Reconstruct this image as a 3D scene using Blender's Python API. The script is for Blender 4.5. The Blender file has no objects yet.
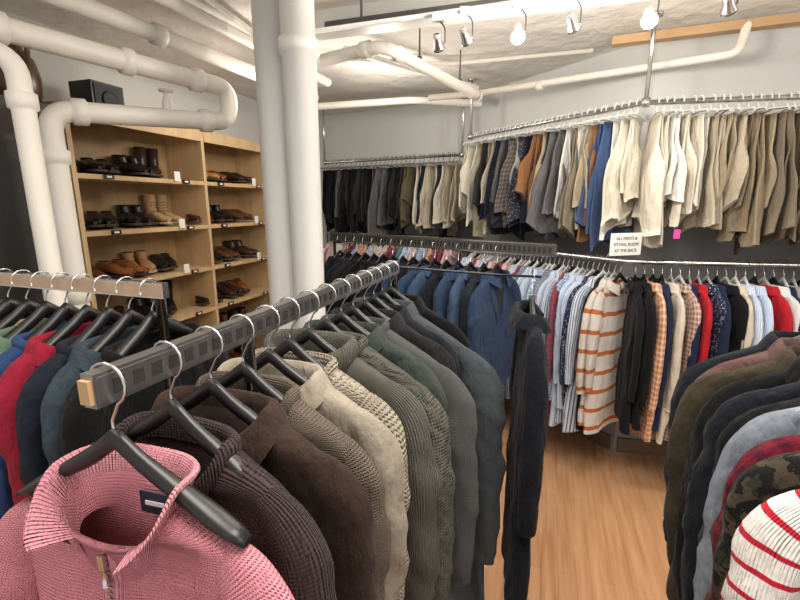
import bpy, math, random
from mathutils import Vector, Matrix, noise
random.seed(7)
SC=bpy.context.scene
COL=SC.collection
try:
    SC.view_settings.view_transform='Standard'
    SC.view_settings.look='None'
except Exception: pass

# ------------------------------------------------------------ mesh builder
class MB:
    def __init__(s): s.v=[];s.f=[];s.u=[];s.m=[];s.sm=[];s.mats=[]
    def mi(s,mat):
        if mat not in s.mats: s.mats.append(mat)
        return s.mats.index(mat)
    def grid(s,rows,mat,M=None,closed=True,cap0=False,cap1=False,smooth=True,matf=None):
        n=len(rows[0]); b=len(s.v); i=s.mi(mat)
        mid=rows[len(rows)//2]; cnt=n+1 if closed else n
        per=[0.0]
        for j in range(1,cnt): per.append(per[-1]+(mid[j%n]-mid[j-1]).length)
        vv=[0.0]; st=max(1,n//4); ids=list(range(0,n,st))
        for r in range(1,len(rows)):
            vv.append(vv[-1]+sum((rows[r][j]-rows[r-1][j]).length for j in ids)/len(ids))
        for r in rows:
            for p in r: s.v.append((M@p) if M else p.copy())
        for r in range(len(rows)-1):
            for j in range(cnt-1):
                k=(j+1)%n
                s.f.append((b+r*n+j,b+r*n+k,b+(r+1)*n+k,b+(r+1)*n+j))
                s.u.append(((per[j],vv[r]),(per[j+1],vv[r]),(per[j+1],vv[r+1]),(per[j],vv[r+1])))
                s.m.append(s.mi(matf(r,j)) if matf else i); s.sm.append(smooth)
        if cap0:
            s.f.append(tuple(b+j for j in range(n))); s.u.append(tuple((per[j],0) for j in range(n))); s.m.append(i); s.sm.append(False)
        if cap1:
            o=b+(len(rows)-1)*n
            s.f.append(tuple(o+n-1-j for j in range(n))); s.u.append(tuple((per[j],0) for j in range(n))); s.m.append(i); s.sm.append(False)
    def box(s,c,h,mat,M=None):
        b=len(s.v); i=s.mi(mat); c=Vector(c)
        for z in (-1,1):
            for y in (-1,1):
                for x in (-1,1):
                    p=c+Vector((x*h[0],y*h[1],z*h[2])); s.v.append((M@p) if M else p)
        for q in ((0,2,3,1),(4,5,7,6),(0,1,5,4),(2,6,7,3),(0,4,6,2),(1,3,7,5)):
            s.f.append(tuple(b+k for k in q)); 
            ax={(0,2,3,1):(0,1),(4,5,7,6):(0,1),(0,1,5,4):(0,2),(2,6,7,3):(0,2),(0,4,6,2):(1,2),(1,3,7,5):(1,2)}[q]
            loc=[((-1,1)[k&1]*h[0],(-1,1)[(k>>1)&1]*h[1],(-1,1)[(k>>2)&1]*h[2]) for k in q]
            s.u.append(tuple((l[ax[0]],l[ax[1]]) for l in loc)); s.m.append(i); s.sm.append(False)
    def tube(s,pts,r,mat,M=None,n=12,caps=True,flat=1.0):
        pts=[Vector(p) for p in pts]; rows=[]
        rr=r if isinstance(r,(list,tuple)) else [r]*len(pts)
        t0=(pts[1]-pts[0]).normalized()
        up=Vector((0,0,1)) if abs(t0.z)<.9 else Vector((1,0,0))
        a=t0.cross(up).normalized()
        for i,p in enumerate(pts):
            if i==0: t=t0
            elif i==len(pts)-1: t=(pts[i]-pts[i-1]).normalized()
            else: t=((pts[i]-pts[i-1]).normalized()+(pts[i+1]-pts[i]).normalized()).normalized()
            a=(a-t*a.dot(t)).normalized(); b=t.cross(a)
            rows.append([p+(a*math.cos(2*math.pi*j/n)+b*math.sin(2*math.pi*j/n)*flat)*rr[i] for j in range(n)])
        s.grid(rows,mat,M,True,caps,caps)
    def lathe(s,prof,mat,M=None,n=16,matf=None):
        rows=[[Vector((r*math.cos(2*math.pi*j/n),r*math.sin(2*math.pi*j/n),z)) for j in range(n)] for r,z in prof]
        s.grid(rows,mat,M,matf=matf)
    def obj(s,name,parent=None):
        me=bpy.data.meshes.new(name)
        me.from_pydata([tuple(p) for p in s.v],[],s.f)
        uv=me.uv_layers.new(name='UVMap'); k=0; flat=[]
        for q in s.u:
            for c in q: flat.extend(c)
        uv.data.foreach_set('uv',flat)
        for m in s.mats: me.materials.append(m)
        me.polygons.foreach_set('material_index',s.m)
        me.polygons.foreach_set('use_smooth',s.sm)
        me.update()
        o=bpy.data.objects.new(name,me); COL.objects.link(o)
        if parent: o.parent=parent
        return o
def empty(name,loc=(0,0,0)):
    e=bpy.data.objects.new(name,None); e.location=loc; COL.objects.link(e); return e
def fillet(pts,rad,n=6):
    pts=[Vector(p) for p in pts]; out=[pts[0]]
    for i in range(1,len(pts)-1):
        a=(pts[i-1]-pts[i]); c=(pts[i+1]-pts[i]); r=min(rad,a.length*.45,c.length*.45)
        A=pts[i]+a.normalized()*r; B=pts[i]+c.normalized()*r
        for k in range(n+1):
            t=k/n; out.append(A*(1-t)**2+pts[i]*2*t*(1-t)+B*t*t)
    out.append(pts[-1]); return out

# ------------------------------------------------------------ materials
def newmat(name):
    m=bpy.data.materials.new(name); m.use_nodes=True; nt=m.node_tree
    return m,nt,nt.nodes['Principled BSDF']
class NB:
    def __init__(s,nt): s.nt=nt
    def n(s,t,**k):
        nd=s.nt.nodes.new(t)
        for a,b in k.items(): setattr(nd,a,b)
        return nd
    def set(s,sock,v):
        if isinstance(v,bpy.types.NodeSocket): s.nt.links.new(v,sock)
        else: sock.default_value=v
    def math(s,op,a,b=None,c=None,clamp=False):
        nd=s.n('ShaderNodeMath',operation=op,use_clamp=clamp); s.set(nd.inputs[0],a)
        if b is not None: s.set(nd.inputs[1],b)
        if c is not None: s.set(nd.inputs[2],c)
        return nd.outputs[0]
    def mix(s,f,a,b,mode='MIX'):
        nd=s.n('ShaderNodeMix',data_type='RGBA',blend_type=mode)
        s.set(nd.inputs[0],f); s.set(nd.inputs[6],a); s.set(nd.inputs[7],b); return nd.outputs[2]
    def noise(s,vec,scale,detail=3):
        nd=s.n('ShaderNodeTexNoise'); s.nt.links.new(vec,nd.inputs['Vector']); nd.inputs['Scale'].default_value=scale; nd.inputs['Detail'].default_value=detail
        return nd.outputs['Fac']
    def uv(s):
        t=s.n('ShaderNodeTexCoord').outputs['UV']; sp=s.n('ShaderNodeSeparateXYZ'); s.nt.links.new(t,sp.inputs[0])
        return t,sp.outputs[0],sp.outputs[1]
    def sin(s,x,period,ph=0.0):
        a=s.math('MULTIPLY',x,2*math.pi/period)
        if isinstance(ph,bpy.types.NodeSocket) or ph!=0.0: a=s.math('ADD',a,ph)
        return s.math('SINE',a)
    def bump(s,h,dist,bsdf,strength=1.0,pre=None):
        nd=s.n('ShaderNodeBump'); nd.inputs['Distance'].default_value=dist; nd.inputs['Strength'].default_value=strength
        s.nt.links.new(h,nd.inputs['Height'])
        if pre is not None: s.nt.links.new(pre,nd.inputs['Normal'])
        s.nt.links.new(nd.outputs[0],bsdf.inputs['Normal']); return nd.outputs[0]
def c4(c,k=1.0): return (c[0]*k,c[1]*k,c[2]*k,1)
def plain(name,c,rough=.5,metal=0,var=.15,vs=8,bump=0,bs=40,spec=.5,emis=0):
    m,nt,b=newmat(name); q=NB(nt); tc=q.n('ShaderNodeTexCoord').outputs['Object']
    nz=q.noise(tc,vs,4)
    nt.links.new(q.mix(nz,c4(c,1-var),c4(c,1+var)),b.inputs['Base Color'])
    b.inputs['Roughness'].default_value=rough; b.inputs['Metallic'].default_value=metal
    b.inputs['Specular IOR Level'].default_value=spec
    if bump: q.bump(q.noise(tc,bs,5),bump,b)
    if emis:
        b.inputs['Emission Color'].default_value=(1,.95,.85,1); b.inputs['Emission Strength'].default_value=emis
    return m
def fabric(name,c,kind='weave',c2=None,pu=.006,pv=.006,depth=.0015,rough=.95,var=.14):
    m,nt,b=newmat(name); q=NB(nt); uv,U,V=q.uv()
    b.inputs['Roughness'].default_value=rough; b.inputs['Specular IOR Level'].default_value=.08
    b.inputs['Sheen Weight'].default_value=.05
    tc=q.n('ShaderNodeTexCoord').outputs['Object']
    mp=q.n('ShaderNodeMapping'); mp.inputs['Scale'].default_value=(1,1,.45); nt.links.new(tc,mp.inputs[0])
    wr=q.bump(q.noise(mp.outputs[0],17,5),.032,b,.9)
    big=q.noise(uv,9,3); fine=q.noise(uv,600,2)
    base=q.mix(big,c4(c,1-var),c4(c,1+var))
    c2=c2 or tuple(x*.5 for x in c)
    if kind in('knit','rib','cable'):
        if kind=='knit':
            su=q.sin(U,pu); sv=q.sin(V,pv,q.math('MULTIPLY',su,1.0)); h=q.math('ADD',q.math('MULTIPLY',su,.5),sv)
        elif kind=='rib':
            su=q.sin(U,pu); sv=q.sin(V,pv*.6); h=q.math('ADD',su,q.math('MULTIPLY',sv,.3))
        else:
            w=q.math('MULTIPLY',q.sin(V,.05),1.6); su=q.sin(U,.035,w); su=q.math('ADD',su,q.math('MULTIPLY',q.sin(U,pu),.35)); sv=q.sin(V,pv)
            h=q.math('ADD',su,q.math('MULTIPLY',sv,.35))
        h=q.math('ADD',h,q.math('MULTIPLY',fine,.8))
        f=q.math('MULTIPLY_ADD',h,.3,.4,clamp=True)
        col=q.mix(f,c4(c,.72),base); col=q.mix(q.math('MULTIPLY',fine,.35),col,c4(c,1.2))  # yarn occlusion put into the colour: knit valleys darkened
        q.bump(h,depth,b,1,wr)
    elif kind=='tweed':
        n2=q.noise(uv,380,2); f=q.math('GREATER_THAN',n2,.52); col=q.mix(q.math('MULTIPLY',f,.6),base,c4(c2)); q.bump(n2,depth,b,1,wr)
    elif kind=='stripe':
        f=q.math('GREATER_THAN',q.sin(U,pu),.3); col=q.mix(f,base,c4(c2)); q.bump(fine,depth*.3,b,1,wr)
    elif kind=='hstripe':
        f=q.math('GREATER_THAN',q.sin(V,pv),.78); col=q.mix(f,base,c4(c2)); q.bump(q.sin(U,.004),depth*.4,b,1,wr)
    elif kind=='check':
        f=q.math('MULTIPLY',q.math('GREATER_THAN',q.sin(U,pu),.2),.5)
        f2=q.math('MULTIPLY',q.math('GREATER_THAN',q.sin(V,pv),.2),.5)
        col=q.mix(q.math('ADD',f,f2),base,c4(c2)); q.bump(fine,depth*.3,b,1,wr)
    elif kind=='camo':
        n2=q.noise(uv,30,3); n3=q.noise(uv,44,2)
        col=q.mix(q.math('GREATER_THAN',n2,.52),base,c4(c2)); col=q.mix(q.math('GREATER_THAN',n3,.50),col,(.012,.012,.012,1)); q.bump(fine,depth*.3,b,1,wr)
    elif kind=='denim':
        n2=q.noise(uv,60,4); col=q.mix(n2,c4(c,.6),c4(c,1.5)); q.bump(q.sin(q.math('ADD',U,V),.003),depth*.4,b,1,wr)
    elif kind=='print':
        vo=q.n('ShaderNodeTexVoronoi'); nt.links.new(uv,vo.inputs['Vector']); vo.inputs['Scale'].default_value=90
        col=q.mix(q.math('LESS_THAN',vo.outputs['Distance'],.28),base,c4(c2)); q.bump(fine,depth*.3,b,1,wr)
    else:
        col=base; q.bump(fine,depth*.3,b,1,wr)
    nt.links.new(col,b.inputs['Base Color'])
    return m

CHROME=plain('chrome',(.62,.62,.62),.26,1,.05)
BARM=plain('bar_metal',(.30,.30,.30),.30,.9,.1)
STEELD=plain('dark_steel',(.10,.10,.10),.45,.5,.2)
SLOT=plain('slot_dark',(.02,.02,.02),.6)
BLACKP=plain('black_plastic',(.009,.009,.010),.38,0,.1,spec=.5)
WHITEP=plain('white_plastic',(.75,.75,.73),.4,0,.05)
CLEARP=plain('grey_plastic',(.45,.45,.45),.25,0,.1)
PIPE=plain('pipe_paint',(.76,.73,.66),.45,0,.07,6,.003,18)
PIPE2=plain('column_paint',(.82,.83,.80),.42,0,.04,5,.001,14)
WALL=plain('wall_paint',(.68,.69,.67),.7,0,.05,3,.002,30)
WALLD=plain('wall_lower_grey',(.27,.27,.265),.7,0,.1,3,.002,30)  # darker grey for the lower part of the two-tone walls
BASEB=plain('baseboard_paint',(.16,.10,.06),.6,0,.1,3)
CEIL=plain('ceiling_plaster',(.80,.775,.72),.75,0,.12,2.5,.035,6)
DARKW=plain('dark_wood',(.035,.022,.016),.5,0,.4,5)
TRIMW=plain('raw_wood_trim',(.5,.32,.17),.6,0,.2,6)
BULB=plain('lamp_bulb',(1,1,1),.3,0,0,emis=40)
BROWNG=plain('brown_glaze',(.12,.06,.035),.3,0,.3,10)
PAPER=plain('paper',(.85,.85,.83),.7,0,.03)
INK=plain('ink',(.03,.03,.04),.7)
PINKT=plain('pink_tag',(.85,.08,.45),.6)
LABEL=plain('navy_label',(.02,.025,.05),.6)
def woodmat(name,c,scale=(1.2,14,14)):
    m,nt,b=newmat(name); q=NB(nt); tc=q.n('ShaderNodeTexCoord').outputs['Object']
    mp=q.n('ShaderNodeMapping'); mp.inputs['Scale'].default_value=scale; nt.links.new(tc,mp.inputs[0])
    nz=q.noise(mp.outputs[0],2.5,6)
    nt.links.new(q.mix(nz,c4(c,.7),c4(c,1.25)),b.inputs['Base Color']); b.inputs['Roughness'].default_value=.5
    return m
SHELFW=woodmat('shelf_plywood',(.62,.44,.24),(8,8,1.5))
SHELFB=woodmat('shelf_back_board',(.42,.28,.14),(6,6,1))
BARW=woodmat('bar_wood',(.42,.30,.20),(3,14,14))
def floormat():
    m,nt,b=newmat('laminate_floor'); q=NB(nt); tc=q.n('ShaderNodeTexCoord').outputs['Object']
    mp=q.n('ShaderNodeMapping'); mp.inputs['Rotation'].default_value=(0,0,-math.atan2(.95,.313)); nt.links.new(tc,mp.inputs[0])
    br=q.n('ShaderNodeTexBrick'); nt.links.new(mp.outputs[0],br.inputs['Vector'])
    br.inputs['Scale'].default_value=1; br.inputs['Brick Width'].default_value=.9; br.inputs['Row Height'].default_value=.075
    br.inputs['Mortar Size'].default_value=.0007; br.offset=.37
    br.inputs['Color1'].default_value=(.55,.285,.135,1); br.inputs['Color2'].default_value=(.45,.215,.095,1); br.inputs['Mortar'].default_value=(.22,.10,.05,1)
    m2=q.n('ShaderNodeMapping'); m2.inputs['Scale'].default_value=(1.8,26,1); nt.links.new(mp.outputs[0],m2.inputs[0])
    g=q.noise(m2.outputs[0],1.3,6)
    gg=q.math('MULTIPLY_ADD',g,2.4,-.75,clamp=True)
    col=q.mix(q.math('MULTIPLY',gg,.75),br.outputs['Color'],(.70,.43,.25,1)); 
    nt.links.new(col,b.inputs['Base Color']); b.inputs['Roughness'].default_value=.24
    return m
FLOOR=floormat()

# ------------------------------------------------------------ garments
ZN=-.124
def lerp(a,b,t): return a+(b-a)*t
def sstep(t): t=max(0,min(1,t)); return t*t*(3-2*t)
def pw(x,e): return math.copysign(abs(x)**e,x)
SLP=.56
def garment(mb,M,mat,rib=None,inner=None,hw=.205,L=.75,t=.042,nw=.095,tn=.038,dip=.05,sl=.6,sr=.05,collar='crew',
            seed=0,amp=.012,n=44,nr=26,ch=.022,sleeves=True,placket=None,lapel=None,hem=.05,swing=0.0,pocket=None,zoff=0.0,sw=1.0):
    ZN=globals()['ZN']+zoff
    R=random.Random(seed*17+3); ph=[R.uniform(0,6.28) for _ in range(6)]; kx=R.uniform(14,24)
    rib=rib or mat; inner=inner or mat
    dr=(R.uniform(-.10,.10),R.uniform(-.10,.10))
    zs=ZN-SLP*(hw-nw)-.020
    prm=[(ZN-.05,nw-.014,tn-.012,1.,0),(ZN-.002,nw-.004,tn-.004,1.,0),(ZN,nw,tn,1.,0)]
    for i in range(1,8):
        s=i/7; prm.append((ZN-SLP*(hw-nw)*s-.020*s**6,nw+(hw-nw)*s,lerp(tn,.026,min(1,s*1.25)),(1-s)**2,.12*s))
    for i in range(1,nr+1):
        q=i/nr; z=zs-(L+zs)*q
        pull=1.0-.06*sstep(1-abs(z+L)/max(hem,.001)) if hem>0 else 1.0
        prm.append((z,(hw-.020*math.sin(min(1,q*1.3)*3.1))*pull,lerp(.026,t,sstep(q*2.2))*pull,0,q))
    def P(th,pr):
        z,w,tt,df,q=pr; c=math.cos(th); s_=math.sin(th)
        x=w*pw(c,.82); y=tt*pw(s_,.62)
        A=amp*sstep(q*1.6+.12*(q>0))
        y+=A*math.sin(x*kx+ph[0]+q*1.5)+.6*A*math.sin(x*kx*2.3+ph[1]-q*2.2)
        if s_<0: y+=.6*A*math.sin(x*47+ph[2]+q)
        y+=A*1.6*noise.noise(Vector((x*9,seed*3.1+(2 if s_<0 else 0),z*7)))
        y+=A*.8*noise.noise(Vector((x*22,seed*3.1+(2 if s_<0 else 0),z*13)))
        x+=A*1.0*noise.noise(Vector((z*6,seed*1.7,1.0 if c>0 else 4.0)))+swing*q
        z2=z-dip*df*max(0,-s_)**1.4-df*.006
        if 0<q<.3: z2+=.010*noise.noise(Vector((x*14,seed*2.2,0)))*sstep(q*9)
        if q>=.5: z2+=dr[0]*x*(q-.5)*2+.010*math.sin(x*20+ph[3])*(q-.5)*2
        return Vector((x,y,z2))
    rows=[[P(2*math.pi*(j+.5)/n-math.pi/2,pr) for j in range(n)] for pr in prm]
    nrh=len(rows)-1
    hr=max(1,int(hem/((L+zs)/nr)+.5)) if hem>0 else 0
    mb.grid(rows,mat,M,matf=lambda r,j:(inner if r<1 else (rib if r>=nrh-hr else mat)))
    def surf(x,z):
        for i in range(2,len(prm)-1):
            a,b=prm[i],prm[i+1]
            if b[0]<=z<=a[0] or i==len(prm)-2:
                k=(a[0]-z)/(a[0]-b[0]+1e-9); k=max(0,min(1,k))
                pr=tuple(lerp(a[m],b[m],k) for m in range(5)); break
        w=pr[1]; c=max(-1,min(1,pw(x/w,1/.82))) if w else 0
        th=-math.acos(c); p=P(th,(pr[0],pr[1],pr[2],0,pr[4])); return p.y
    if sleeves:
        for sd in (-1,1):
            sp=R.uniform(-.025,.014); yo=R.uniform(-.028,.012); sl2=sl+R.uniform(-.03,.04)
            ctl=[((hw-.085),zs+.034,.026,.018),((hw-.045),zs+.004,.040,.025),(hw-.018,zs-.045,sr*.98,.031),(hw-.004+sp*.3,zs-.13,sr*.96,.036),
                 (hw+.000+sp*.7,zs-.25,sr*.90,.036),(hw+.002+sp,zs-.38,sr*.80,.034),(hw-.004+sp,-sl2-.08,sr*.72,.031),(hw-.006+sp,-sl2-.13,sr*.62,.027)]
            m=18 if n>30 else 10; seg=5 if n>30 else 2; cp=[]
            for i in range(len(ctl)-1):
                for k in range(seg):
                    tt=k/seg
                    p0=ctl[max(0,i-1)];p1=ctl[i];p2=ctl[i+1];p3=ctl[min(len(ctl)-1,i+2)]
                    cp.append(tuple(.5*((2*p1[a])+(-p0[a]+p2[a])*tt+(2*p0[a]-5*p1[a]+4*p2[a]-p3[a])*tt**2+(-p0[a]+3*p1[a]-3*p2[a]+p3[a])*tt**3) for a in range(4)))
            cp.append(ctl[-1]); srows=[]
            for i,(x,z,rx,ry) in enumerate(cp):
                a=cp[max(0,i-1)]; b=cp[min(len(cp)-1,i+1)]
                tx,tz=b[0]-a[0],b[1]-a[1]; l=math.hypot(tx,tz); tx/=l; tz/=l
                nx,nz=-tz,tx; f=i/len(cp); row=[]
                for j in range(m):
                    an=2*math.pi*j/m; k2=sstep(f*2)*sw
                    wr=1+(.12+.18*k2)*noise.noise(Vector((math.cos(an)*1.3+seed,math.sin(an)*1.3,z*11+sd)))+.045*math.sin(z*85+an*2+ph[4])*k2
                    u=rx*math.cos(an)*wr; v=ry*math.sin(an)*wr
                    row.append(Vector(((x+nx*u)*sd+swing*f*.8,v+yo*sstep(f*2),z+nz*u)))
                srows.append(row)
            ns=len(srows)
            mb.grid(srows,mat,M,True,False,True,matf=lambda r,j:(rib if r>=ns-1-seg else mat))
    def ring(th,out,up,fr=1.0):
        s_=math.sin(th)
        return Vector(((nw+out)*pw(math.cos(th),.82),(tn+out)*pw(s_,.62),ZN-(dip*max(0,-s_)**1.4+.006)*fr+up))
    prof=None; gap=0; op=False
    if collar=='crew': prof=[(.004,-.014),(.008,-.004),(.008,ch*.4),(.003,ch*.8),(-.004,ch*.8),(-.008,ch*.3),(-.010,-.02)]
    elif collar=='stand': prof=[(.002,-.010),(.006,.006),(.012,.018),(.017,.026),(.015,.031),(.010,.030),(.003,.016),(-.003,.0),(-.006,-.03)]; gap=.45; op=True
    elif collar=='shirt': prof=[(-.006,-.03),(-.005,.004),(0,.020),(.006,.021),(.014,.010),(.024,-.012),(.028,-.024)]; gap=.25; op=True
    elif collar=='roll': prof=[(-.006,-.02),(-.006,.025),(0,.036),(.008,.038),(.014,.026),(.016,.0),(.010,-.012)]
    if prof:
        ths=[(-math.pi/2+gap+(2*math.pi-2*gap)*j/(n-1)) if op else (2*math.pi*(j+.5)/n-math.pi/2) for j in range(n)]
        cr=[]
        for o,u in prof:
            row=[]
            for th in ths:
                fr=max(0,-math.sin(th)); oo=o
                uu=u+(.010*noise.noise(Vector((math.cos(th)*2,seed*1.3,math.sin(th)*2))) if o>.01 else 0)
                if collar=='shirt' and o>.01: uu-=.018*fr**4
                if collar=='stand' and u>.0: oo+=.034*fr**2*u/.03; uu=u*(1-.85*fr**2)
                row.append(ring(th,oo,uu))
            cr.append(row)
        mb.grid(cr,rib,M,closed=not op)
    if lapel:
        for sd in (-1,1):
            rows=[]
            for i in range(15):
                f=i/14; z=lerp(ZN-.005,-.46,f)
                xi=lerp(nw*.6,.004,f**.9); xo=lerp(nw-.01,.115,min(1,f/.42)) if f<.42 else lerp(.085 if f<.5 else .10,.008,(f-.42)/.58)
                rows.append([Vector((sd*lerp(xi,xo,k/4),surf(sd*lerp(xi,xo,k/4),z)-(.004+.006*math.sin(k/4*3.1)),z)) for k in range(5)])
            mb.grid(rows,lapel,M,closed=False)
        rows=[]
        for i in range(10):
            f=i/9; z=lerp(ZN-dip,-.44,f); x=lerp(nw*.6,.004,f**.9)
            rows.append([Vector((x*k,surf(x*k,z)-.002,z)) for k in (-1,-.3,.3,1)])
        mb.grid(rows,SLOT,M,closed=False)
    if pocket:
        for sd in (-1,1):
            rows=[]
            for i in range(4):
                z=-.5*L-.06-.055*i/3; rows.append([Vector((x,surf(x,z)-.004,z)) for x in [sd*(.05+.12*k/5) for k in range(6)]])
            mb.grid(rows,pocket,M,closed=False)
    return surf

def hanger(mb,M,mat,wire,w=.185,lo=False,thick=1.0,dz=0.0):
    n=6 if lo else 12; m=7 if lo else 21
    rows=[]
    for i in range(m):
        x=lerp(-w,w,i/(m-1)); ax=abs(x); z=dz-.090-SLP*ax+(.008*math.exp(-(ax/.025)**2))-.004
        e=1-(ax/w)**8*.5
        ry=lerp(.008,.020,(ax/w)**1.3)*e*thick; rz=lerp(.015,.009,ax/w)*e*thick
        rows.append([Vector((x,ry*math.cos(2*math.pi*j/n),z+rz*math.sin(2*math.pi*j/n))) for j in range(n)])
    mb.grid(rows,mat,M,True,True,True)
    pts=[(0,0,-.085+dz),(0,0,-.062)]
    for k in range(6 if lo else 13):
        a=math.radians(lerp(-62,195,k/(5 if lo else 12))); pts.append((.027*math.cos(a),0,-.015+.027*math.sin(a)))
    mb.tube(pts,.0020 if not lo else .0026,wire,M,n=4 if lo else 8)
def frame(p,z,d,k=0,yaw=0,sx=1,sy=1,sz=1):
    d=Vector((d[0],d[1],0)).normalized(); o=Vector((p[0],p[1],0))+d*k
    X=Vector((d.y,-d.x,0)); M=Matrix.Identity(4)
    for i in range(3): M[i][0]=X[i]; M[i][1]=d[i]; M[i][2]=(0,0,1)[i]; M[i][3]=(o.x,o.y,z)[i]
    return M@Matrix.Rotation(math.radians(yaw),4,'Z')@Matrix.Diagonal((sx,sy,sz,1))
def trouser(mb,M,mat,L,w,seed,n=18,nr=12):
    R=random.Random(seed); ph=R.uniform(0,6)
    for sd in (-1,1):
        l=L*R.uniform(.78,1.08); sk=R.uniform(-.08,.08); sl=R.uniform(-.45,.45); rows=[]; kk=R.uniform(22,42); wd=w*R.uniform(.60,1.05)
        for i in range(nr+1):
            q=i/nr; row=[]
            ww=wd*lerp(.60,1.0,sstep(q*1.5)); t=lerp(.007,.013,q)
            for j in range(n):
                a=2*math.pi*j/n; x=ww*pw(math.cos(a),.8); y=t*pw(math.sin(a),.7)
                y+=sd*lerp(.004,.019,q)+.018*sstep(q*2)*math.sin(x*kk+ph+sd)+.024*sstep(q*2)*noise.noise(Vector((x*14,seed,q*2.5)))
                z=-.09-(l-.09)*q-(sl*x*q)-(.024*math.sin(x*kk*.7+ph)*q)
                row.append(Vector((x+sk*q+.012*noise.noise(Vector((q*3,seed,sd))),y,z)))
            rows.append(row)
        mb.grid(rows,mat,M,True,True,True)
def clip_hanger(mb,M,wire,w=.14):
    mb.tube([(-w,0,-.09),(-w*.9,0,-.075),(0,0,-.06),(w*.9,0,-.075),(w,0,-.09)],.005,wire,M,n=5)
    pts=[(0,0,-.06),(0,0,-.045)]
    for k in range(7):
        a=math.radians(lerp(-62,195,k/6)); pts.append((.024*math.cos(a),0,-.012+.024*math.sin(a)))
    mb.tube(pts,.0036,wire,M,n=5)

# ------------------------------------------------------------ fabrics
F={}
F['pink']=fabric('pink_knit',(.82,.31,.37),'knit',pu=.0040,pv=.0046,depth=.0012)
F['pinkr']=fabric('pink_rib',(.84,.35,.41),'rib',pu=.0052,pv=.006,depth=.0016)
F['char']=fabric('charcoal_plum_knit',(.062,.042,.044),'rib',pu=.0065,pv=.008,depth=.0022)
F['brown']=fabric('dark_brown_wool',(.036,.023,.018),'tweed',c2=(.05,.032,.025),depth=.001)
F['tweed']=fabric('brown_grey_tweed_knit',(.175,.140,.108),'knit',pu=.0045,pv=.0045,depth=.0018)
F['beige']=fabric('beige_cotton',(.29,.255,.20),'weave',depth=.002)
F['oat']=fabric('oatmeal_cable_knit',(.38,.335,.265),'knit',pu=.009,pv=.009,depth=.0026)
F['olive']=fabric('olive_cable_knit',(.115,.115,.094),'cable',pu=.007,pv=.007,depth=.0035)
F['sage']=fabric('sage_rib_knit',(.140,.137,.115),'rib',pu=.006,pv=.006,depth=.0018)
F['dgreen']=fabric('dark_green_wool',(.042,.052,.046),'weave')
F['slate']=fabric('slate_blue_wool',(.064,.074,.082),'tweed',c2=(.045,.055,.065),depth=.001)
F['gslate']=fabric('grey_slate_knit',(.10,.104,.10),'knit',pu=.004,pv=.004,depth=.0008)
F['navy']=fabric('navy_wool',(.012,.014,.020),'weave')
F['black']=fabric('black_wool',(.009,.009,.010),'weave')
F['blackb']=fabric('black_jacket',(.016,.015,.017),'tweed',c2=(.03,.03,.03))
F['blueblz']=fabric('blue_blazer',(.032,.055,.11),'weave')
F['blueblz2']=fabric('mid_blue_blazer',(.055,.095,.17),'tweed',c2=(.03,.05,.1))
F['denim']=fabric('denim',(.045,.066,.085),'denim')
F['denimd']=fabric('dark_denim',(.018,.024,.036),'denim')
F['royal']=fabric('royal_blue',(.03,.06,.15),'weave')
F['red']=fabric('red_cotton',(.26,.016,.035),'weave')
F['cream']=fabric('cream_fleece',(.70,.66,.52),'tweed',c2=(.6,.55,.42),depth=.003)
F['lgreen']=fabric('pale_green',(.12,.18,.12),'weave')
F['mauve']=fabric('mauve_brown',(.105,.060,.056),'weave')
F['olivej']=fabric('olive_jacket',(.044,.036,.024),'weave')
F['camo']=fabric('camouflage',(.060,.048,.034),'camo',c2=(.026,.030,.021))
F['burg']=fabric('burgundy',(.13,.010,.018),'check',c2=(.05,.008,.02),pu=.03,pv=.03)
F['breton']=fabric('breton_stripe',(.80,.77,.72),'hstripe',c2=(.50,.02,.04),pv=.036)
F['denl']=fabric('light_denim',(.26,.30,.36),'denim')
SH=[fabric('shirt_light_blue',(.42,.55,.75),'stripe',c2=(.7,.75,.85),pu=.012),
    fabric('shirt_blue_check',(.16,.28,.52),'check',c2=(.62,.68,.78),pu=.02,pv=.02),
    fabric('shirt_white',(.70,.72,.74),'weave'),
    fabric('shirt_white_blue_stripe',(.70,.72,.76),'stripe',c2=(.12,.2,.4),pu=.018),
    fabric('shirt_navy_print',(.02,.03,.07),'print',c2=(.4,.42,.46)),
    fabric('shirt_plaid_red',(.38,.05,.05),'check',c2=(.08,.09,.16),pu=.03,pv=.03),
    fabric('shirt_brown_check',(.30,.16,.12),'check',c2=(.6,.5,.44),pu=.024,pv=.024),
    fabric('shirt_grey',(.28,.29,.31),'tweed',c2=(.4,.4,.42)),
    fabric('shirt_black_print',(.015,.015,.018),'print',c2=(.14,.11,.10)),
    fabric('shirt_pink',(.66,.42,.44),'stripe',c2=(.75,.6,.6),pu=.01),
    fabric('shirt_rust_stripe',(.8,.76,.7),'hstripe',c2=(.60,.17,.05),pv=.11),
    fabric('shirt_blue_solid',(.12,.22,.42),'weave'),
    fabric('shirt_slate_check',(.14,.17,.24),'check',c2=(.35,.4,.48),pu=.016,pv=.016),
    fabric('shirt_black',(.012,.012,.015),'weave'),
    fabric('shirt_cream',(.62,.56,.46),'weave'),
    fabric('shirt_red',(.45,.02,.03),'weave'),
    fabric('shirt_teal',(.1,.3,.33),'weave'),
    fabric('shirt_orange',(.6,.2,.06),'check',c2=(.7,.6,.5),pu=.03,pv=.03),
    fabric('shirt_navy',(.018,.026,.06),'weave')]
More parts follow.
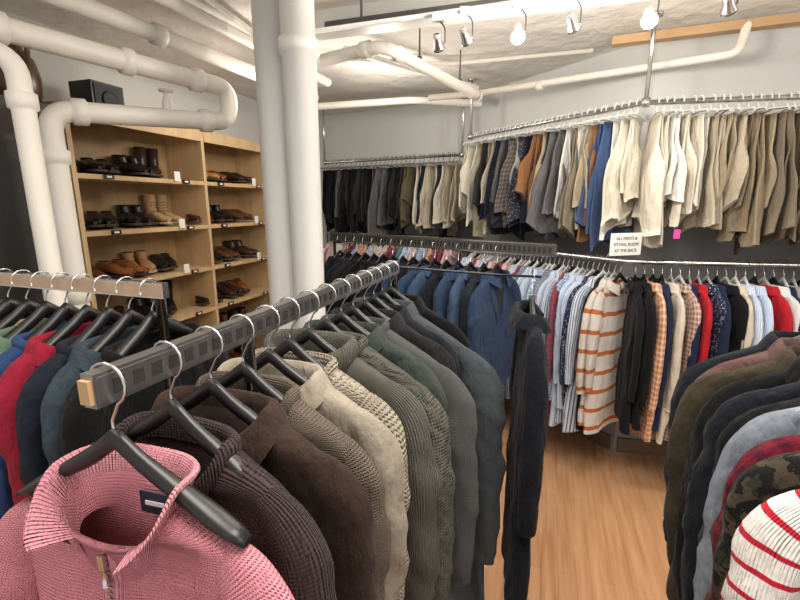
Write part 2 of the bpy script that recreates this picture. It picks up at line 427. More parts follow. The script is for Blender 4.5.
TR={k:fabric('trouser_'+k,c,'weave',var=.15,depth=.002) for k,c in dict(black=(.012,.012,.014),char=(.035,.035,.038),grey=(.12,.12,.125),
    lgrey=(.33,.33,.33),navy=(.016,.020,.036),blue=(.050,.085,.18),olive=(.10,.09,.055),khaki=(.34,.285,.20),tan=(.265,.215,.145),sand=(.44,.39,.30),
    cream=(.60,.56,.47),white=(.64,.63,.59),brown=(.24,.12,.055),taupe=(.19,.16,.118),dtan=(.205,.165,.11)).items()}
TR['print']=fabric('trouser_print',(.04,.04,.055),'print',c2=(.3,.3,.3))
TR['plaid']=fabric('trouser_plaid',(.22,.18,.15),'check',c2=(.07,.07,.09),pu=.03,pv=.03)

# ------------------------------------------------------------ room shell
D=Vector((.313,.95)).normalized()
ZC=2.5
LW0=Vector((-1.62,3.08)); cornerL=Vector((-1.0,4.97)); cA=Vector((.52,4.13)); cB=Vector((1.42,2.655)); cR=Vector((3.4,2.29)); 
lw_start=LW0-D*4.6
def wall(name,a,b,z0=0,z1=ZC,two=None):
    a=Vector(a);b=Vector(b);d=(b-a).normalized(); nrm=Vector((-d.y,d.x)); e=.06
    mb=MB(); L=(b-a).length
    M=Matrix.Identity(4); 
    for i in range(2): M[i][0]=d[i]; M[i][1]=nrm[i]
    M[0][3]=a.x; M[1][3]=a.y
    if two:
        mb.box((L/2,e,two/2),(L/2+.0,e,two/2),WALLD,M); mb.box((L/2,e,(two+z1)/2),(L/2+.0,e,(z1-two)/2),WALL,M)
    else: mb.box((L/2,e,(z0+z1)/2),(L/2,e,(z1-z0)/2),WALL,M)
    o=mb.obj(name)
    bb=MB(); bb.box((L/2,-.008,.05),(L/2-.02,.008,.05),BASEB,M); bb.obj('baseboard_'+name.replace('wall_',''))
    return o
wall('wall_left',lw_start,cornerL)
wall('wall_back',cornerL,cA)
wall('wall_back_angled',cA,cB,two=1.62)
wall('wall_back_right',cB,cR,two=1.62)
wall('wall_right',cR,(3.4,-1.6))
def poly(name,pts,z,mat,th):
    mb=MB(); rows=[[Vector((p[0],p[1],z)) for p in pts],[Vector((p[0],p[1],z+th)) for p in pts]]
    mb.grid(rows,mat,None,True,True,True,smooth=False); return mb.obj(name)
rp=[lw_start,Vector((3.4,-1.6)),cR,cB,cA,cornerL]
rp=[(p[0],p[1]) for p in rp]
poly('floor',rp,-.05,FLOOR,.05)
poly('ceiling',rp,ZC,CEIL,.05)

# ------------------------------------------------------------ shoe shelf
sf=Vector((-1.275,2.985)); 
SM=frame(sf,0,D)
shelf=MB(); dep=.31
k0,k1,k2=-.86,0.0,.70
zt=2.055; levels=[.08,.35,.63,.91,1.19,1.47,1.75]
for k in (k0,k1,k2): shelf.box((-dep/2,k,zt/2),(dep/2,.012,zt/2),SHELFW,SM)
shelf.box((-dep/2,(k0+k2)/2,zt),(dep/2,(k2-k0)/2+.012,.013),SHELFW,SM)
for a,b in ((k0,k1),(k1,k2)):
    shelf.box((-dep+.006,(a+b)/2,zt/2),(.006,(b-a)/2-.012,zt/2),SHELFB,SM)
    for z in levels: shelf.box((-dep/2+.003,(a+b)/2,z-.012),(dep/2-.006,(b-a)/2-.012,.012),SHELFW,SM)
    shelf.box((-.004,(a+b)/2,zt-.035),(.008,(b-a)/2-.012,.022),SHELFW,SM)
    for z in levels[2:]:
        for t in (.2,.8):
            kk=lerp(a,b,t); shelf.box((.004,kk,z-.010),(.002,.028,.011),BLACKP,SM)
            shelf.box((.007,kk,z-.010),(.001,.014,.005),PAPER,SM)
    for z in (1.75,1.47,1.19): shelf.box((.006,lerp(a,b,.72),z+.018),(.001,.022,.028),PAPER,SM)
shelf.obj('shoe_shelf')

SHOEC=[plain('leather_black',(.014,.012,.012),.3),plain('leather_brown',(.13,.055,.025),.35),plain('suede_tan',(.38,.22,.10),.8),
       plain('leather_dark_brown',(.045,.022,.015),.35),plain('suede_sand',(.46,.30,.15),.85),plain('leather_cognac',(.30,.11,.03),.35),plain('leather_burgundy',(.09,.015,.015),.3),
       plain('canvas_mustard',(.5,.26,.06),.8),plain('suede_grey',(.3,.29,.27),.8)]
SOLE=plain('shoe_sole',(.05,.035,.025),.7); SOLEL=plain('shoe_sole_light',(.45,.32,.2),.7)
def shoe(mb,M,mat,kind,sole):
    st=[(0,.018,.05),(.012,.030,.07),(.05,.034,.072),(.10,.033,.070),(.135,.036,.066),(.17,.043,.052),(.21,.047,.042),(.25,.042,.036),(.275,.026,.028),(.285,.010,.018)]
    rows=[]
    for x,w,h in st:
        rows.append([Vector((x,w*pw(math.cos(2*math.pi*j/12),.8),.014+max(0,h*(.5+.5*pw(math.sin(2*math.pi*j/12),.8))))) for j in range(12)])
    mb.grid(rows,mat,M,True,True,True)
    rows=[[Vector((x*1.01,(w+.004)*s,z)) for s,z in ((-1,0),(-1,.014),(1,.014),(1,0))] for x,w,h in st]
    mb.grid(rows,sole,M,True,True,True,smooth=False)
    mb.box((.028,0,-.006),(.030,.030,.010),sole,M)
    if kind=='boot' or kind=='ankle':
        H=.20 if kind=='boot' else .13
        prof=[(.06,.055,.033,.05),(.055,.056,.035,.085),(.050,.050,.036,.11),(.048,.052,.040,H),(.048,.046,.034,H),(.05,.042,.03,H-.05)]
        rows=[[Vector((cx+rx*math.cos(2*math.pi*j/14),ry*math.sin(2*math.pi*j/14),z)) for j in range(14)] for cx,rx,ry,z in prof]
        mb.grid(rows,mat,M,matf=lambda r,j:SLOT if r>=4 else mat)
        if kind=='boot':
            for i in range(4): mb.tube([(.115-.004*i,-.02,.085+.02*i),(.118-.004*i,0,.09+.02*i),(.115-.004*i,.02,.085+.02*i)],.002,SLOT,M,n=4)
    else:
        rows=[[Vector((.058+rx*math.cos(2*math.pi*j/14),ry*math.sin(2*math.pi*j/14),z)) for j in range(14)] for rx,ry,z in ((.054,.030,.07),(.054,.031,.09),(.049,.026,.091),(.045,.022,.075),(.001,.001,.070))]
        mb.grid(rows,mat,M,matf=lambda r,j:SLOT if r>=2 else mat)
        for i in range(3): mb.tube([(.12+.016*i,-.016,.083-.007*i),(.12+.016*i,.016,.083-.007*i)],.0022,SLOT,M,n=4)
R=random.Random(8)
K_,B_,T_,DB,SD,CG,BU,MU,GY=range(9)
plan={(0,6):[(BU,'shoe'),(K_,'shoe'),(K_,'ankle'),(DB,'boot')],(0,5):[(T_,'shoe'),(K_,'shoe'),(K_,'ankle'),(SD,'boot')],(0,4):[(B_,'shoe'),(CG,'shoe'),(T_,'ankle'),(K_,'shoe')],
      (0,3):[(K_,'shoe'),(DB,'shoe'),(K_,'ankle'),(K_,'boot')],(1,6):[(MU,'ankle'),(CG,'shoe'),(DB,'shoe')],(1,5):[(BU,'shoe'),(K_,'ankle'),(B_,'shoe')],(1,4):[(K_,'shoe'),(B_,'shoe'),(DB,'ankle')],(1,3):[(K_,'shoe'),(DB,'shoe'),(CG,'shoe')]}
for bi,(a,b) in enumerate(((k0,k1),(k1,k2))):
    for li,z in enumerate(levels):
        mb=MB(); k=a+.07
        pl_=plan.get((bi,li)) or [(R.choice([K_,K_,DB,B_,GY]),R.choice(['shoe','ankle'])) for _ in range(4-bi)]
        stp=(b-a-.12)/len(pl_)
        for ii,(mi_,kind) in enumerate(pl_):
            mat=SHOEC[mi_]; yaw=R.uniform(-42,5); sole=SOLEL if mi_ in (SD,T_) else SOLE
            for q in range(2):
                M=SM@Matrix.Translation((-.28,k+.01+stp*ii+q*.088,z+.017))@Matrix.Rotation(math.radians(yaw+R.uniform(-5,5)),4,'Z')@Matrix.Diagonal((.88,.88,.88,1))
                shoe(mb,M,mat,kind,sole)
        mb.obj('row_of_shoes')
cab=MB(); ca,cb=k0-.95,k0-.03
cab.box((-.16,(ca+cb)/2,1.02),(.155,(cb-ca)/2,1.02),DARKW,SM)
for i in range(2):
    kk=lerp(ca,cb,.25+.5*i); cab.box((.005,kk,1.03),(.010,(cb-ca)/4-.012,.96),DARKW,SM)
    for zz in (.55,1.5): cab.box((.018,kk,zz),(.005,(cb-ca)/4-.07,.36),SLOT,SM)
    cab.lathe([(.0,0),(.012,.004),(.014,.016),(.0,.022)],CHROME,SM@Matrix.Translation((.015,lerp(ca,cb,.46+.08*i),1.0))@Matrix.Rotation(math.pi/2,4,'Y'),n=10)
cab.obj('wardrobe_cabinet')
sp=MB(); ms=SM@Matrix.Translation((-.12,k0+.27,zt+.013))
sp.box((0,0,.07),(.075,.09,.07),BLACKP,ms); sp.box((.077,0,.07),(.003,.078,.06),SLOT,ms)
sp.lathe([(.0,0),(.035,0),(.042,.006),(.036,.008),(.015,.003),(0,.004)],SLOT,ms@Matrix.Translation((.079,0,.060))@Matrix.Rotation(math.pi/2,4,'Y'),n=20)
sp.obj('loudspeaker')
jg=MB(); mj=SM@Matrix.Translation((-.14,k0-.10,2.04))
jg.lathe([(0,0),(.07,0),(.09,.04),(.095,.12),(.08,.19),(.045,.23),(.04,.27),(.05,.285),(.04,.287),(.03,.25)],BROWNG,mj,n=20)
jg.tube(fillet([(.045,0,.25),(.11,0,.25),(.09,0,.14)],.03),.01,BROWNG,mj,n=8); jg.obj('stoneware_jug')

# ------------------------------------------------------------ pipes, columns
def pipe(name,pts,r,mat=PIPE,fl=[],fr=.09,n=18):
    mb=MB(); p=fillet(pts,fr,7); mb.tube(p,r,mat,n=n)
    for a,b,t,w in fl:
        a=Vector(a);b=Vector(b); c=a.lerp(b,t); d=(b-a).normalized()
        mb.tube([c-d*w,c-d*w*.8,c+d*w*.8,c+d*w],[r*1.02,r*1.28,r*1.28,r*1.02],mat,n=n)
    return mb.obj(name)
V=Vector
a0=V((-1.385,1.85,0)); a1=V((-1.385,1.85,1.965)); a2=V((-.87,2.38,2.01)); a3=V((-.86,2.38,2.17)); a4=V((-1.34,1.64,2.18)); a5=V((-1.9,.80,2.19))
pipe('drain_pipe',[a0,a1,a2,a3,a4,a5],.041,fl=[(a0,a1,.91,.03),(a0,a1,.62,.03),(a1,a2,.14,.03),(a1,a2,.84,.03),(a3,a4,.2,.03),(a3,a4,.55,.025),(a4,a5,.02,.035)],fr=.085)
b0=V((-1.28,1.60,0)); b1=V((-1.28,1.60,2.09)); b2=V((-1.9,1.15,2.10))
pipe('water_pipe',[b0,b1,b2],.035,fl=[(b0,b1,.93,.03)],fr=.08)
pipe('water_pipe',[(-1.75,.9,2.36),(-1.20,1.95,2.35),(-.82,2.72,2.33),(-.6,3.3,2.33)],.036,fl=[((-1.20,1.95,2.35),(-.82,2.72,2.33),.3,.03)])
pipe('water_pipe',[(-1.45,.9,2.44),(-1.0,1.95,2.43),(-.70,2.72,2.43),(-.5,3.3,2.43)],.028)
pipe('conduit_pipe',[(-1.3,.7,2.47),(-.88,1.9,2.47),(-.60,3.3,2.47)],.014)
vb=MB(); mv=Matrix.Translation((-1.07,2.17,2.055)); vb.lathe([(0,-.05),(.02,-.05),(.024,0),(.014,.03),(.009,.05),(.032,.052),(.032,.06),(0,.062)],PIPE,mv,n=14); vb.obj('pipe_valve')
cp=MB(); cp.tube([(-.572,2.16,0),(-.572,2.16,ZC)],.079,PIPE2,n=28); cp.obj('column')
cp=MB(); cp.tube([(-.43,2.05,0),(-.43,2.05,2.22),(-.43,2.05,2.225),(-.43,2.05,2.28),(-.43,2.05,2.285),(-.43,2.05,ZC)],[.072,.072,.084,.084,.072,.072],PIPE2,n=28); cp.obj('column_pipe')
q0=V((-.38,2.38,2.3)); q1=V((-.08,2.18,2.3)); q2=V((.52,3.12,2.3)); q3=V((1.60,2.28,2.3)); 
pipe('sprinkler_pipe',[q0,q1,q2],.029,fl=[(q0,q1,.75,.03),(q1,q2,.12,.03),(q1,q2,.93,.03)],fr=.07)
pipe('sprinkler_pipe',[V((.2,3.26,2.32)),V((.52,3.13,2.32)),q3,V((1.66,2.33,2.45))],.020,fl=[(q2,q3,.3,.02)],fr=.05)
pipe('sprinkler_pipe',[(-.75,3.75,2.36),(.1,3.5,2.36),(.62,3.62,2.36)],.025)
pipe('conduit_pipe',[(-.3,2.6,2.42),(.55,3.4,2.42)],.018)
pipe('conduit_pipe',[(-.45,2.9,2.46),(.3,3.0,2.46),(1.1,2.75,2.46)],.012)
hg=MB()
for x,y in ((.1,2.46),(.36,2.87)):
    hg.tube([(x,y,2.335),(x,y,2.5)],.005,STEELD,n=6); hg.box((x,y,2.335),(.012,.012,.006),STEELD)
hg.obj('pipe_bracket')

def barbox(name,a,b,hw,hz,z,mat):
    a=V(a);b=V(b); d=(b-a); M=frame(a,z,(d.x,d.y)); mb=MB(); mb.box((0,d.length/2,0),(hw,d.length/2,hz),mat,M); return mb.obj(name)
barbox('trim_1',(-.6,2.45),(1.6,1.75),.055,.045,2.455,PIPE2)
barbox('trim_3',(-.35,2.30),(1.7,1.64),.012,.014,2.424,STEELD)
barbox('ceiling_beam',(-1.6,1.5),(.9,.95),.10,.06,2.44,PIPE2)
barbox('trim_2',(1.12,2.56),(1.90,2.24),.03,.02,2.44,TRIMW)
tk=MB(); ta,tb=V((-.4,2.24,2.38)),V((1.9,1.45,2.38)); tdir=(tb-ta).normalized()
tk.tube([ta,tb],.010,PIPE2,n=6); 
for t in (.1,.45,.8):
    c=ta.lerp(tb,t); tk.tube([c,c+V((0,0,.12))],.006,STEELD,n=6)
tk.obj('light_track')
def spot(pos,lit,aim):
    e=empty('track_spotlight'); mb=MB(); p=V(pos); 
    z=V(aim).normalized(); x=z.orthogonal().normalized(); y=z.cross(x)
    M=Matrix.Identity(4); s=.6
    for i in range(3): M[i][0]=x[i]*s;M[i][1]=y[i]*s;M[i][2]=z[i]*s;M[i][3]=p[i]
    mb.lathe([(0,-.06),(.022,-.058),(.028,-.03),(.030,0),(.042,.03),(.045,.045),(.041,.045),(.036,.03)],WHITEP if lit else CHROME,M,n=18)
    mb.tube(fillet([(p.x,p.y,p.z+.09),(p.x+.03,p.y,p.z+.06),(p.x+.03,p.y,p.z),(p.x+.015,p.y,p.z-.005)],.02),.003,STEELD,n=6)
    mb.box((p.x,p.y,p.z+.095),(.025,.012,.014),WHITEP)
    mb.obj('housing',e)
    g=MB(); g.lathe([(.042,.030),(.046,.055),(.034,.078),(.014,.088),(0,.089)] if lit else [(.040,.030),(.034,.048),(.018,.058),(0,.060)],BULB if lit else CLEARP,M,n=16); g.obj('bulb',e)
    return e
heads=[((.16,2.05,2.27),False,(.3,1,-.8)),((.27,2.01,2.28),False,(.5,.6,-.7)),((.47,1.94,2.275),True,(-.1,-.5,-.8)),((.66,1.87,2.28),False,(.6,.6,-.7)),((.91,1.79,2.275),True,(-.2,-.6,-.75)),((1.14,1.71,2.28),False,(.6,.6,-.7))]
for p,l,a in heads: spot(p,l,a)

# ------------------------------------------------------------ rack bars
def slotbar(name,p,d,k0,k1,zb,hz=.02,hy=.009,legs=(),mat=CHROME,endw=None,slots=True,side=STEELD):
    e=empty(name); mb=MB(); M=frame(p,zb,d); L=k1-k0
    mb.box((0,(k0+k1)/2,0),(hy,L/2,hz),mat,M)
    for sx in (-1,1):
        mb.box((sx*hy,(k0+k1)/2,0),(.0012,L/2-.004,hz*.78),side,M)
        if slots:
            k=k0+.03
            while k<k1-.02:
                mb.box((sx*(hy+.0012),k,0),(.0006,.008,hz*.45),SLOT,M); k+=.028
    mb.obj('bar',e)
    if endw:
        w=MB(); w.box((0,k0-.002,0),(hy*.8,.004,hz*.7),endw,M); w.obj('end_block',e)
    for k in legs:
        l=MB(); zz=zb; l.tube([(0,k,-hz),(0,k,-zz+.03)],.012,CHROME,M,n=10); l.box((0,k,-zz+.018),(.24,.018,.012),CHROME,M)
        for s in (-.2,.2): l.lathe([(0,0),(.012,0),(.014,.006),(0,.008)],BLACKP,M@Matrix.Translation((s,k,-zz)),n=10)
        l.obj('stand',e)
    return e
def pole(name,pts,r=.0125,drops=(),ztop=ZC):
    e=empty(name); mb=MB(); mb.tube(pts,r,CHROME,n=10); mb.obj('rail',e)
    for c in drops:
        m2=MB(); c=V(c); m2.tube([c,V((c.x,c.y,ztop))],r*.8,CHROME,n=10)
        m2.lathe([(0,-.02),(r*1.5,-.02),(r*1.6,.02),(0,.02)],CHROME,Matrix.Translation(c),n=12)
        if ztop>2: m2.lathe([(0,-.012),(.035,-.012),(.035,0),(0,0)],CHROME,Matrix.Translation((c.x,c.y,ztop)),n=14)
        m2.obj('drop_rod',e)
    return e

# --- rack 1 (foreground)
N1=(-.365,.465); ZB=1.388; Z0=ZB+.015
slotbar('clothes_rack',N1,D,.012,1.13,ZB,.021,.010,legs=(.30,1.10),endw=TRIMW,mat=BARM,side=BARM)
G1=[
 (.035,'pink_quarter_zip_sweater',dict(mat='pink',rib='pinkr',hw=.215,L=.68,collar='stand',dip=.055,nw=.082,tn=.042,t=.050,amp=.014,zoff=-.030),3),
 (.125,'plum_rib_cardigan',dict(mat='char',hw=.225,L=.74,collar='crew',dip=.07,t=.045,zoff=-.008,amp=.014),-3),
 (.205,'dark_brown_coat',dict(mat='brown',hw=.235,L=.85,collar='shirt',dip=.05,t=.042),2),
 (.285,'tweed_knit_cardigan',dict(mat='tweed',hw=.23,L=.76,collar='crew',dip=.07,t=.042),-2),
 (.36,'beige_jacket',dict(mat='beige',hw=.235,L=.80,collar='shirt',dip=.04,t=.040),4),
 (.435,'oatmeal_chunky_sweater',dict(mat='oat',hw=.23,L=.74,collar='crew',dip=.05,t=.042),-2),
 (.515,'sage_sweater',dict(mat='sage',hw=.25,L=.88,collar='roll',dip=.03,t=.045),2),
 (.60,'olive_cable_sweater',dict(mat='olive',hw=.275,L=.95,collar='crew',dip=.05,t=.048,sl=.66,swing=.01),-4),
 (.68,'dark_green_jacket',dict(mat='dgreen',hw=.24,L=.85,collar='shirt',dip=.03,t=.04),2),
 (.755,'grey_sweater',dict(mat='gslate',hw=.30,L=1.0,collar='crew',dip=.04,t=.042,sl=.7,swing=.02),-3),
 (.835,'black_jacket',dict(mat='blackb',hw=.24,L=.85,collar='shirt',dip=.03,t=.04),3),
 (.91,'navy_jacket',dict(mat='navy',hw=.24,L=.85,collar='shirt',dip=.03,t=.04),-2),
 (.985,'slate_blue_wool_coat',dict(mat='slate',hw=.335,L=1.15,collar='shirt',dip=.03,t=.045,swing=.045,sl=.82,sr=.060),-6),
 (1.07,'black_jacket',dict(mat='black',hw=.24,L=.85,collar='shirt',dip=.03,t=.04),2)]
for i,(k,nm,p,yaw) in enumerate(G1):
    M=frame(N1,Z0,D,k,yaw); mb=MB(); p=dict(p); m=F[p.pop('mat')]; rb=F[p.pop('rib')] if 'rib' in p else None
    sf_=garment(mb,M,m,rib=rb,seed=i+1,n=72 if i<9 else 48,nr=40,**p)
    if nm.startswith('pink'):
        zq=ZN-.030; z0=zq-.055; rows=[]
        for r in range(16):
            z=lerp(z0-.002,z0-.16,r/15); rows.append([Vector((x,sf_(x,z)-e,z)) for x,e in ((-.016,.0),(-.014,.005),(-.005,.006),(.005,.006),(.014,.005),(.016,0))])
        mb.grid(rows,F['pinkr'],M,closed=False)
        for r in range(40):
            z=lerp(z0-.004,z0-.155,r/39); mb.box((.0018*(1 if r%2 else -1),sf_(0,z)-.0075,z),(.0026,.0012,.0012),CHROME,M)
        mb.box((0,sf_(0,z0-.02)-.011,z0-.022),(.0045,.002,.011),CHROME,M); mb.tube([(0,sf_(0,z0-.04)-.010,z0-.03),(0,sf_(0,z0-.04)-.011,z0-.058)],.0035,CHROME,M,n=8)
        mb.box((.02,.027,zq-.040),(.024,.001,.016),LABEL,M)
        mb.box((.02,.0255,zq-.040),(.015,.0008,.003),PAPER,M)
        mb.box((-.0,sf_(0,-.31)-.012,-.335),(.018,.0008,.028),PAPER,M); mb.box((-.0,sf_(0,-.31)-.0135,-.33),(.013,.0005,.005),INK,M)
    o=mb.obj(nm)
    h=MB(); hanger(h,M,BLACKP,CHROME,w=.18); h.obj('hanger',o)
M=frame((.412,1.345),Z0-.006,(-.985,.17),0,0,1,1,1); mb=MB(); garment(mb,M,F['navy'],hw=.185,L=1.12,collar='shirt',dip=.03,seed=77,n=48,nr=34,sl=.66,t=.034,sr=.042,sw=.5,amp=.006); o=mb.obj('long_navy_coat')
h=MB(); hanger(h,M,BLACKP,CHROME,w=.15); h.obj('hanger',o)
pe=MB(); e1=V((-.365,.465,ZB))+V((D.x,D.y,0))*1.12; pe.tube([e1,V((.30,1.38,ZB-.004)),V((.435,1.335,ZB-.004))],.004,BLACKP,n=8); pe.obj('rack_side_arm')

# --- rack 2 (left)
P2=(-.564,1.04); D2=Vector((-.95,.313))
slotbar('clothes_rack',P2,D2,0,1.6,ZB+.01,.019,.009,legs=(.02,1.5),mat=CHROME,side=BARW,slots=False)
G2=['black','denim','denimd','red','royal','lgreen','cream','navy','blackb','black','navy','denimd','blackb','cream','black','navy','black','black']
for i,c in enumerate(G2):
    M=frame(P2,Z0+.01,D2,.05+.075*i,random.uniform(-5,5)); mb=MB()
    garment(mb,M,F[c],hw=.205,L=.78,collar='shirt' if i%2 else 'crew',dip=.04,seed=40+i,n=40,nr=24,nw=.125,tn=.034,zoff=-.018)
    nm={'black':'black_jacket','denim':'denim_jacket','denimd':'dark_denim_jacket','blackb':'black_blazer','red':'red_sweater','royal':'blue_sweater','navy':'navy_sweater','lgreen':'green_sweater','cream':'cream_fleece','olive':'olive_sweater'}[c]
    o=mb.obj(nm); h=MB(); hanger(h,M,BLACKP,CHROME,w=.19,thick=1.3); h.obj('hanger',o)

# --- rack 4 (right foreground)
P4=(.665,.33); D4=Vector((.45,.89)).normalized()
slotbar('clothes_rack',P4,D4,-.1,.85,ZB,.019,.009,legs=(-.08,.83))
G4=[(.125,'breton','striped_breton_shirt',.225),(.205,'camo','camouflage_jacket',.22),(.275,'burg','burgundy_plaid_shirt',.222),(.345,'denl','light_denim_shirt',.205),(.40,'black','black_jacket',.205),(.455,'navy','navy_jacket',.215),(.53,'black','black_jacket',.225),(.60,'olivej','olive_jacket',.255),(.67,'mauve','mauve_brown_jacket',.225),(.74,'navy','navy_jacket',.25)]
for i,(k,c,nm,hw) in enumerate(G4):
    M=frame(P4,Z0,D4,k,random.uniform(-5,5)); mb=MB()
    garment(mb,M,F[c],hw=hw,L=.82+.03*(i%3),collar='shirt' if i else 'crew',dip=.04,seed=90+i,n=48,nr=30,sr=.050,t=.045,amp=.016)
    o=mb.obj(nm); h=MB(); hanger(h,M,BLACKP,CHROME,w=.175); h.obj('hanger',o)

# --- rack 3 (blue blazers)
P3=(.81,2.28); D3=Vector((-1.25,.99)).normalized(); ZB3=1.368
slotbar('clothes_rack',P3,D3,0,1.70,ZB3,.034,.010,legs=(1.66,),side=STEELD)
k=.33; i=0
blz=MB(); 
while k<1.62:
    c=['blueblz','denimd','blueblz2','blueblz','navy','blueblz2','blueblz','navy','blueblz','denimd'][i%10] if k<1.15 else ['black','blackb','navy','black'][i%4]
    M=frame(P3,ZB3+.0,D3,k,random.uniform(-7,7)); garment(blz,M,F[c],hw=.215,L=.82,collar='shirt',dip=.03,seed=130+i,n=32,nr=18,lapel=F[c],hem=0,pocket=F[c],amp=.010,zoff=-.03)
    hanger(blz,M,BLACKP,CHROME,w=.18,lo=True,dz=-.022); k+=.085; i+=1
blz.obj('row_of_blazers')

# --- back wall racks
A1=V((1.23,2.36));A0=V((.53,3.49)); B1=V((3.0,2.04)); L0=V((-.73,4.46)); L1=V((.51,3.77))
def v3(p,z): return V((p.x,p.y,z))
zu=2.10; zl=1.30
pole('hanging_rail',[v3(A0,zu),v3(A1,zu)],drops=[v3(A0,zu),v3(A1,zu)])
pole('hanging_rail',[v3(A1,zu),v3(B1,zu)],drops=[v3(B1,zu)])
pole('hanging_rail',[v3(L0,2.0),v3(L1,2.0)],drops=[v3(L0,2.0),v3(L1,2.0)])
def pl(name,pts,legs,r=.0125):
    e=pole(name,pts,r)
    for c in legs:
        m2=MB(); m2.tube([V((c.x,c.y,pts[0].z)),V((c.x,c.y,0))],.012,CHROME,n=10); m2.lathe([(0,0),(.03,0),(.03,.01),(0,.012)],CHROME,Matrix.Translation((c.x,c.y,0)),n=12); m2.obj('leg',e)
pl('hanging_rail',[v3(A0,zl),v3(A1,zl),v3(B1,zl)],[A0,B1])
pl('hanging_rail',[v3(L0,1.33),v3(L1,1.33)],[L0,L1])
def trow(name,a,b,z,cols,sp,hookmat=WHITEP,k0=.03,L=(.56,.72),seed=0,W=(.14,.20)):
    mb=MB(); d=(b-a); n=int((d.length-2*k0)/sp); RR=random.Random(seed)
    for i in range(n+1):
        k=k0+sp*i+RR.uniform(-.01,.01); f=i/n; c=cols[min(len(cols)-1,int(f*len(cols)))]
        M=frame((a.x,a.y),z+.012,(d.x,d.y),k,RR.uniform(-14,14)); trouser(mb,M,TR[c],RR.uniform(*L),RR.uniform(*W),seed*100+i)
        clip_hanger(mb,M,hookmat)
    mb.obj(name)
trow('row_of_trousers',B1,A1,zu,['dtan','tan','taupe','dtan','olive','tan','taupe','dtan','tan','taupe','tan','dtan','taupe','olive','dtan','taupe','tan','khaki','dtan','tan','taupe','khaki','tan','sand','khaki','sand','white','cream','white','cream'],.041,seed=1)
trow('row_of_trousers',A1,A0,zu,['cream','white','blue','blue','brown','khaki','white','taupe','white','grey','grey','char','khaki','brown','navy','print','lgrey','plaid','char','grey','navy','print','sand','khaki','char','sand','cream','cream'],.041,seed=2)
trow('row_of_trousers',L1,L0,2.0,['sand','cream','char','cream','sand','navy','cream','olive','olive','char','black','char','black','grey','char','grey','black','char','char','black','char','black','grey','char','black','black'],.045,seed=3,hookmat=CHROME,L=(.54,.66))
def srow(name,a,b,z,cols,sp,seed,k0=.04,L=(.82,.96)):
    mb=MB(); d=(b-a); n=int((d.length-2*k0)/sp); RR=random.Random(seed)
    for i in range(n+1):
        k=k0+sp*i; f=i/n; c=SH[cols[min(len(cols)-1,int(f*len(cols)))]]
        M=frame((a.x,a.y),z+.012,(d.x,d.y),k,RR.uniform(-8,8),1,.55,1)
        garment(mb,M,c,hw=RR.uniform(.175,.195),L=RR.uniform(*L),collar='shirt',dip=.03,seed=seed*100+i,n=20,nr=10,hem=0,sl=.62,amp=.018,nw=.085,sr=.046)
        hanger(mb,M,RR.choice([BLACKP,WHITEP,CLEARP]),CHROME,w=.155,lo=True)
    mb.obj(name)
srow('row_of_shirts',B1,A1,zl,[2,13,0,5,8,7,13,15,2,4,13,12,14,7,13,15,2,13,12,4,7,18,2,15,0,14,13,18,4,15,18,6,14,18,17,13],.044,11,L=(.88,1.04))
srow('row_of_shirts',A1,A0,zl,[10,13,3,4,0,3,0,1,5,3,0,12,1,0,3,0,12,5,0,3,6,9,5,6,9,5,1,0,9,5,6,0,3],.034,12,L=(.88,1.04))
srow('row_of_shirts',L1,L0,1.33,[9,5,17,1,9,0,16,5,9,10,0,17,1,5,6,2,9],.05,13,L=(.75,.85))

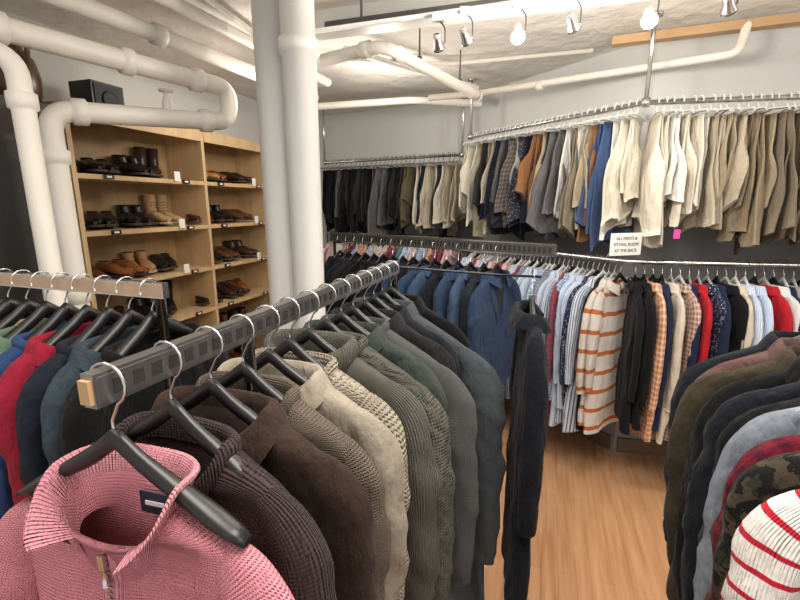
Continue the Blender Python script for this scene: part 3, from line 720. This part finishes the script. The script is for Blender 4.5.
sg=empty('paper_sign'); ps=A1.lerp(A0,.02)+V((-.10,-.20)); 
MS=frame(ps,1.41,(-.30,.95))
mb=MB(); mb.box((0,0,0),(.095,.002,.055),PAPER,MS); mb.tube([(0,0,.05),(.0,.05,.0),(.05,.18,-.09)],.003,CHROME,MS,n=5); mb.obj('card',sg)
for i,tx in enumerate(['ALL PANTS &','FITTING ROOM','AT THE BACK']):
    cu=bpy.data.curves.new('lettering','FONT'); cu.body=tx; cu.size=.022; cu.align_x='CENTER'; cu.extrude=.0004; cu.materials.append(INK)
    to=bpy.data.objects.new('lettering',cu); COL.objects.link(to); to.parent=sg
    to.matrix_world=MS@Matrix.Translation((0,-.0032,.022-.03*i))@Matrix.Rotation(math.pi/2,4,'X')
tg=MB(); tg.box((0,0,0),(.018,.002,.022),PINKT,frame((1.31,2.10),1.465,(-.3,.95))); tg.obj('price_tag')

# ------------------------------------------------------------ lights
def area(name,loc,size,e,col=(1,.94,.86),rot=(0,0,0)):
    l=bpy.data.lights.new(name,'AREA'); l.energy=e; l.size=size; l.color=col; o=bpy.data.objects.new(name,l); o.location=loc; o.rotation_euler=rot; COL.objects.link(o)
def pt(name,loc,e,r=.05,col=(1,.92,.82)):
    l=bpy.data.lights.new(name,'POINT'); l.energy=e; l.shadow_soft_size=r; l.color=col; o=bpy.data.objects.new(name,l); o.location=loc; COL.objects.link(o)
area('ceiling_fill',(.1,.55,2.42),.7,27)  # three area lights added under the ceiling as fill, no fixtures behind them
area('ceiling_fill',(-1.1,.4,2.42),.7,10)
area('ceiling_fill',(1.3,.5,2.42),.6,18)
pt('spot_lamp',(.47,1.88,2.16),16,.05)
pt('spot_lamp',(.90,1.72,2.16),19,.05)
pt('back_fill',(-.1,3.1,2.2),10,.1)  # added fill light for the back of the room, no fixture
pt('shelf_fill',(-.75,2.7,2.20),8,.1)  # added fill light near the shoe shelf, no fixture
pt('right_fill',(2.2,1.4,2.3),10,.1)  # added fill light on the right side, no fixture
w=bpy.data.worlds.new('World'); SC.world=w; w.use_nodes=True
w.node_tree.nodes['Background'].inputs[0].default_value=(1,.98,.96,1); w.node_tree.nodes['Background'].inputs[1].default_value=.9

cam=bpy.data.cameras.new('Camera'); cam.lens=19.8; cam.sensor_width=36; cam.clip_start=.02
co=bpy.data.objects.new('Camera',cam); co.location=(0,0,1.6); co.rotation_euler=(math.radians(77.8),0,0); COL.objects.link(co); SC.camera=co
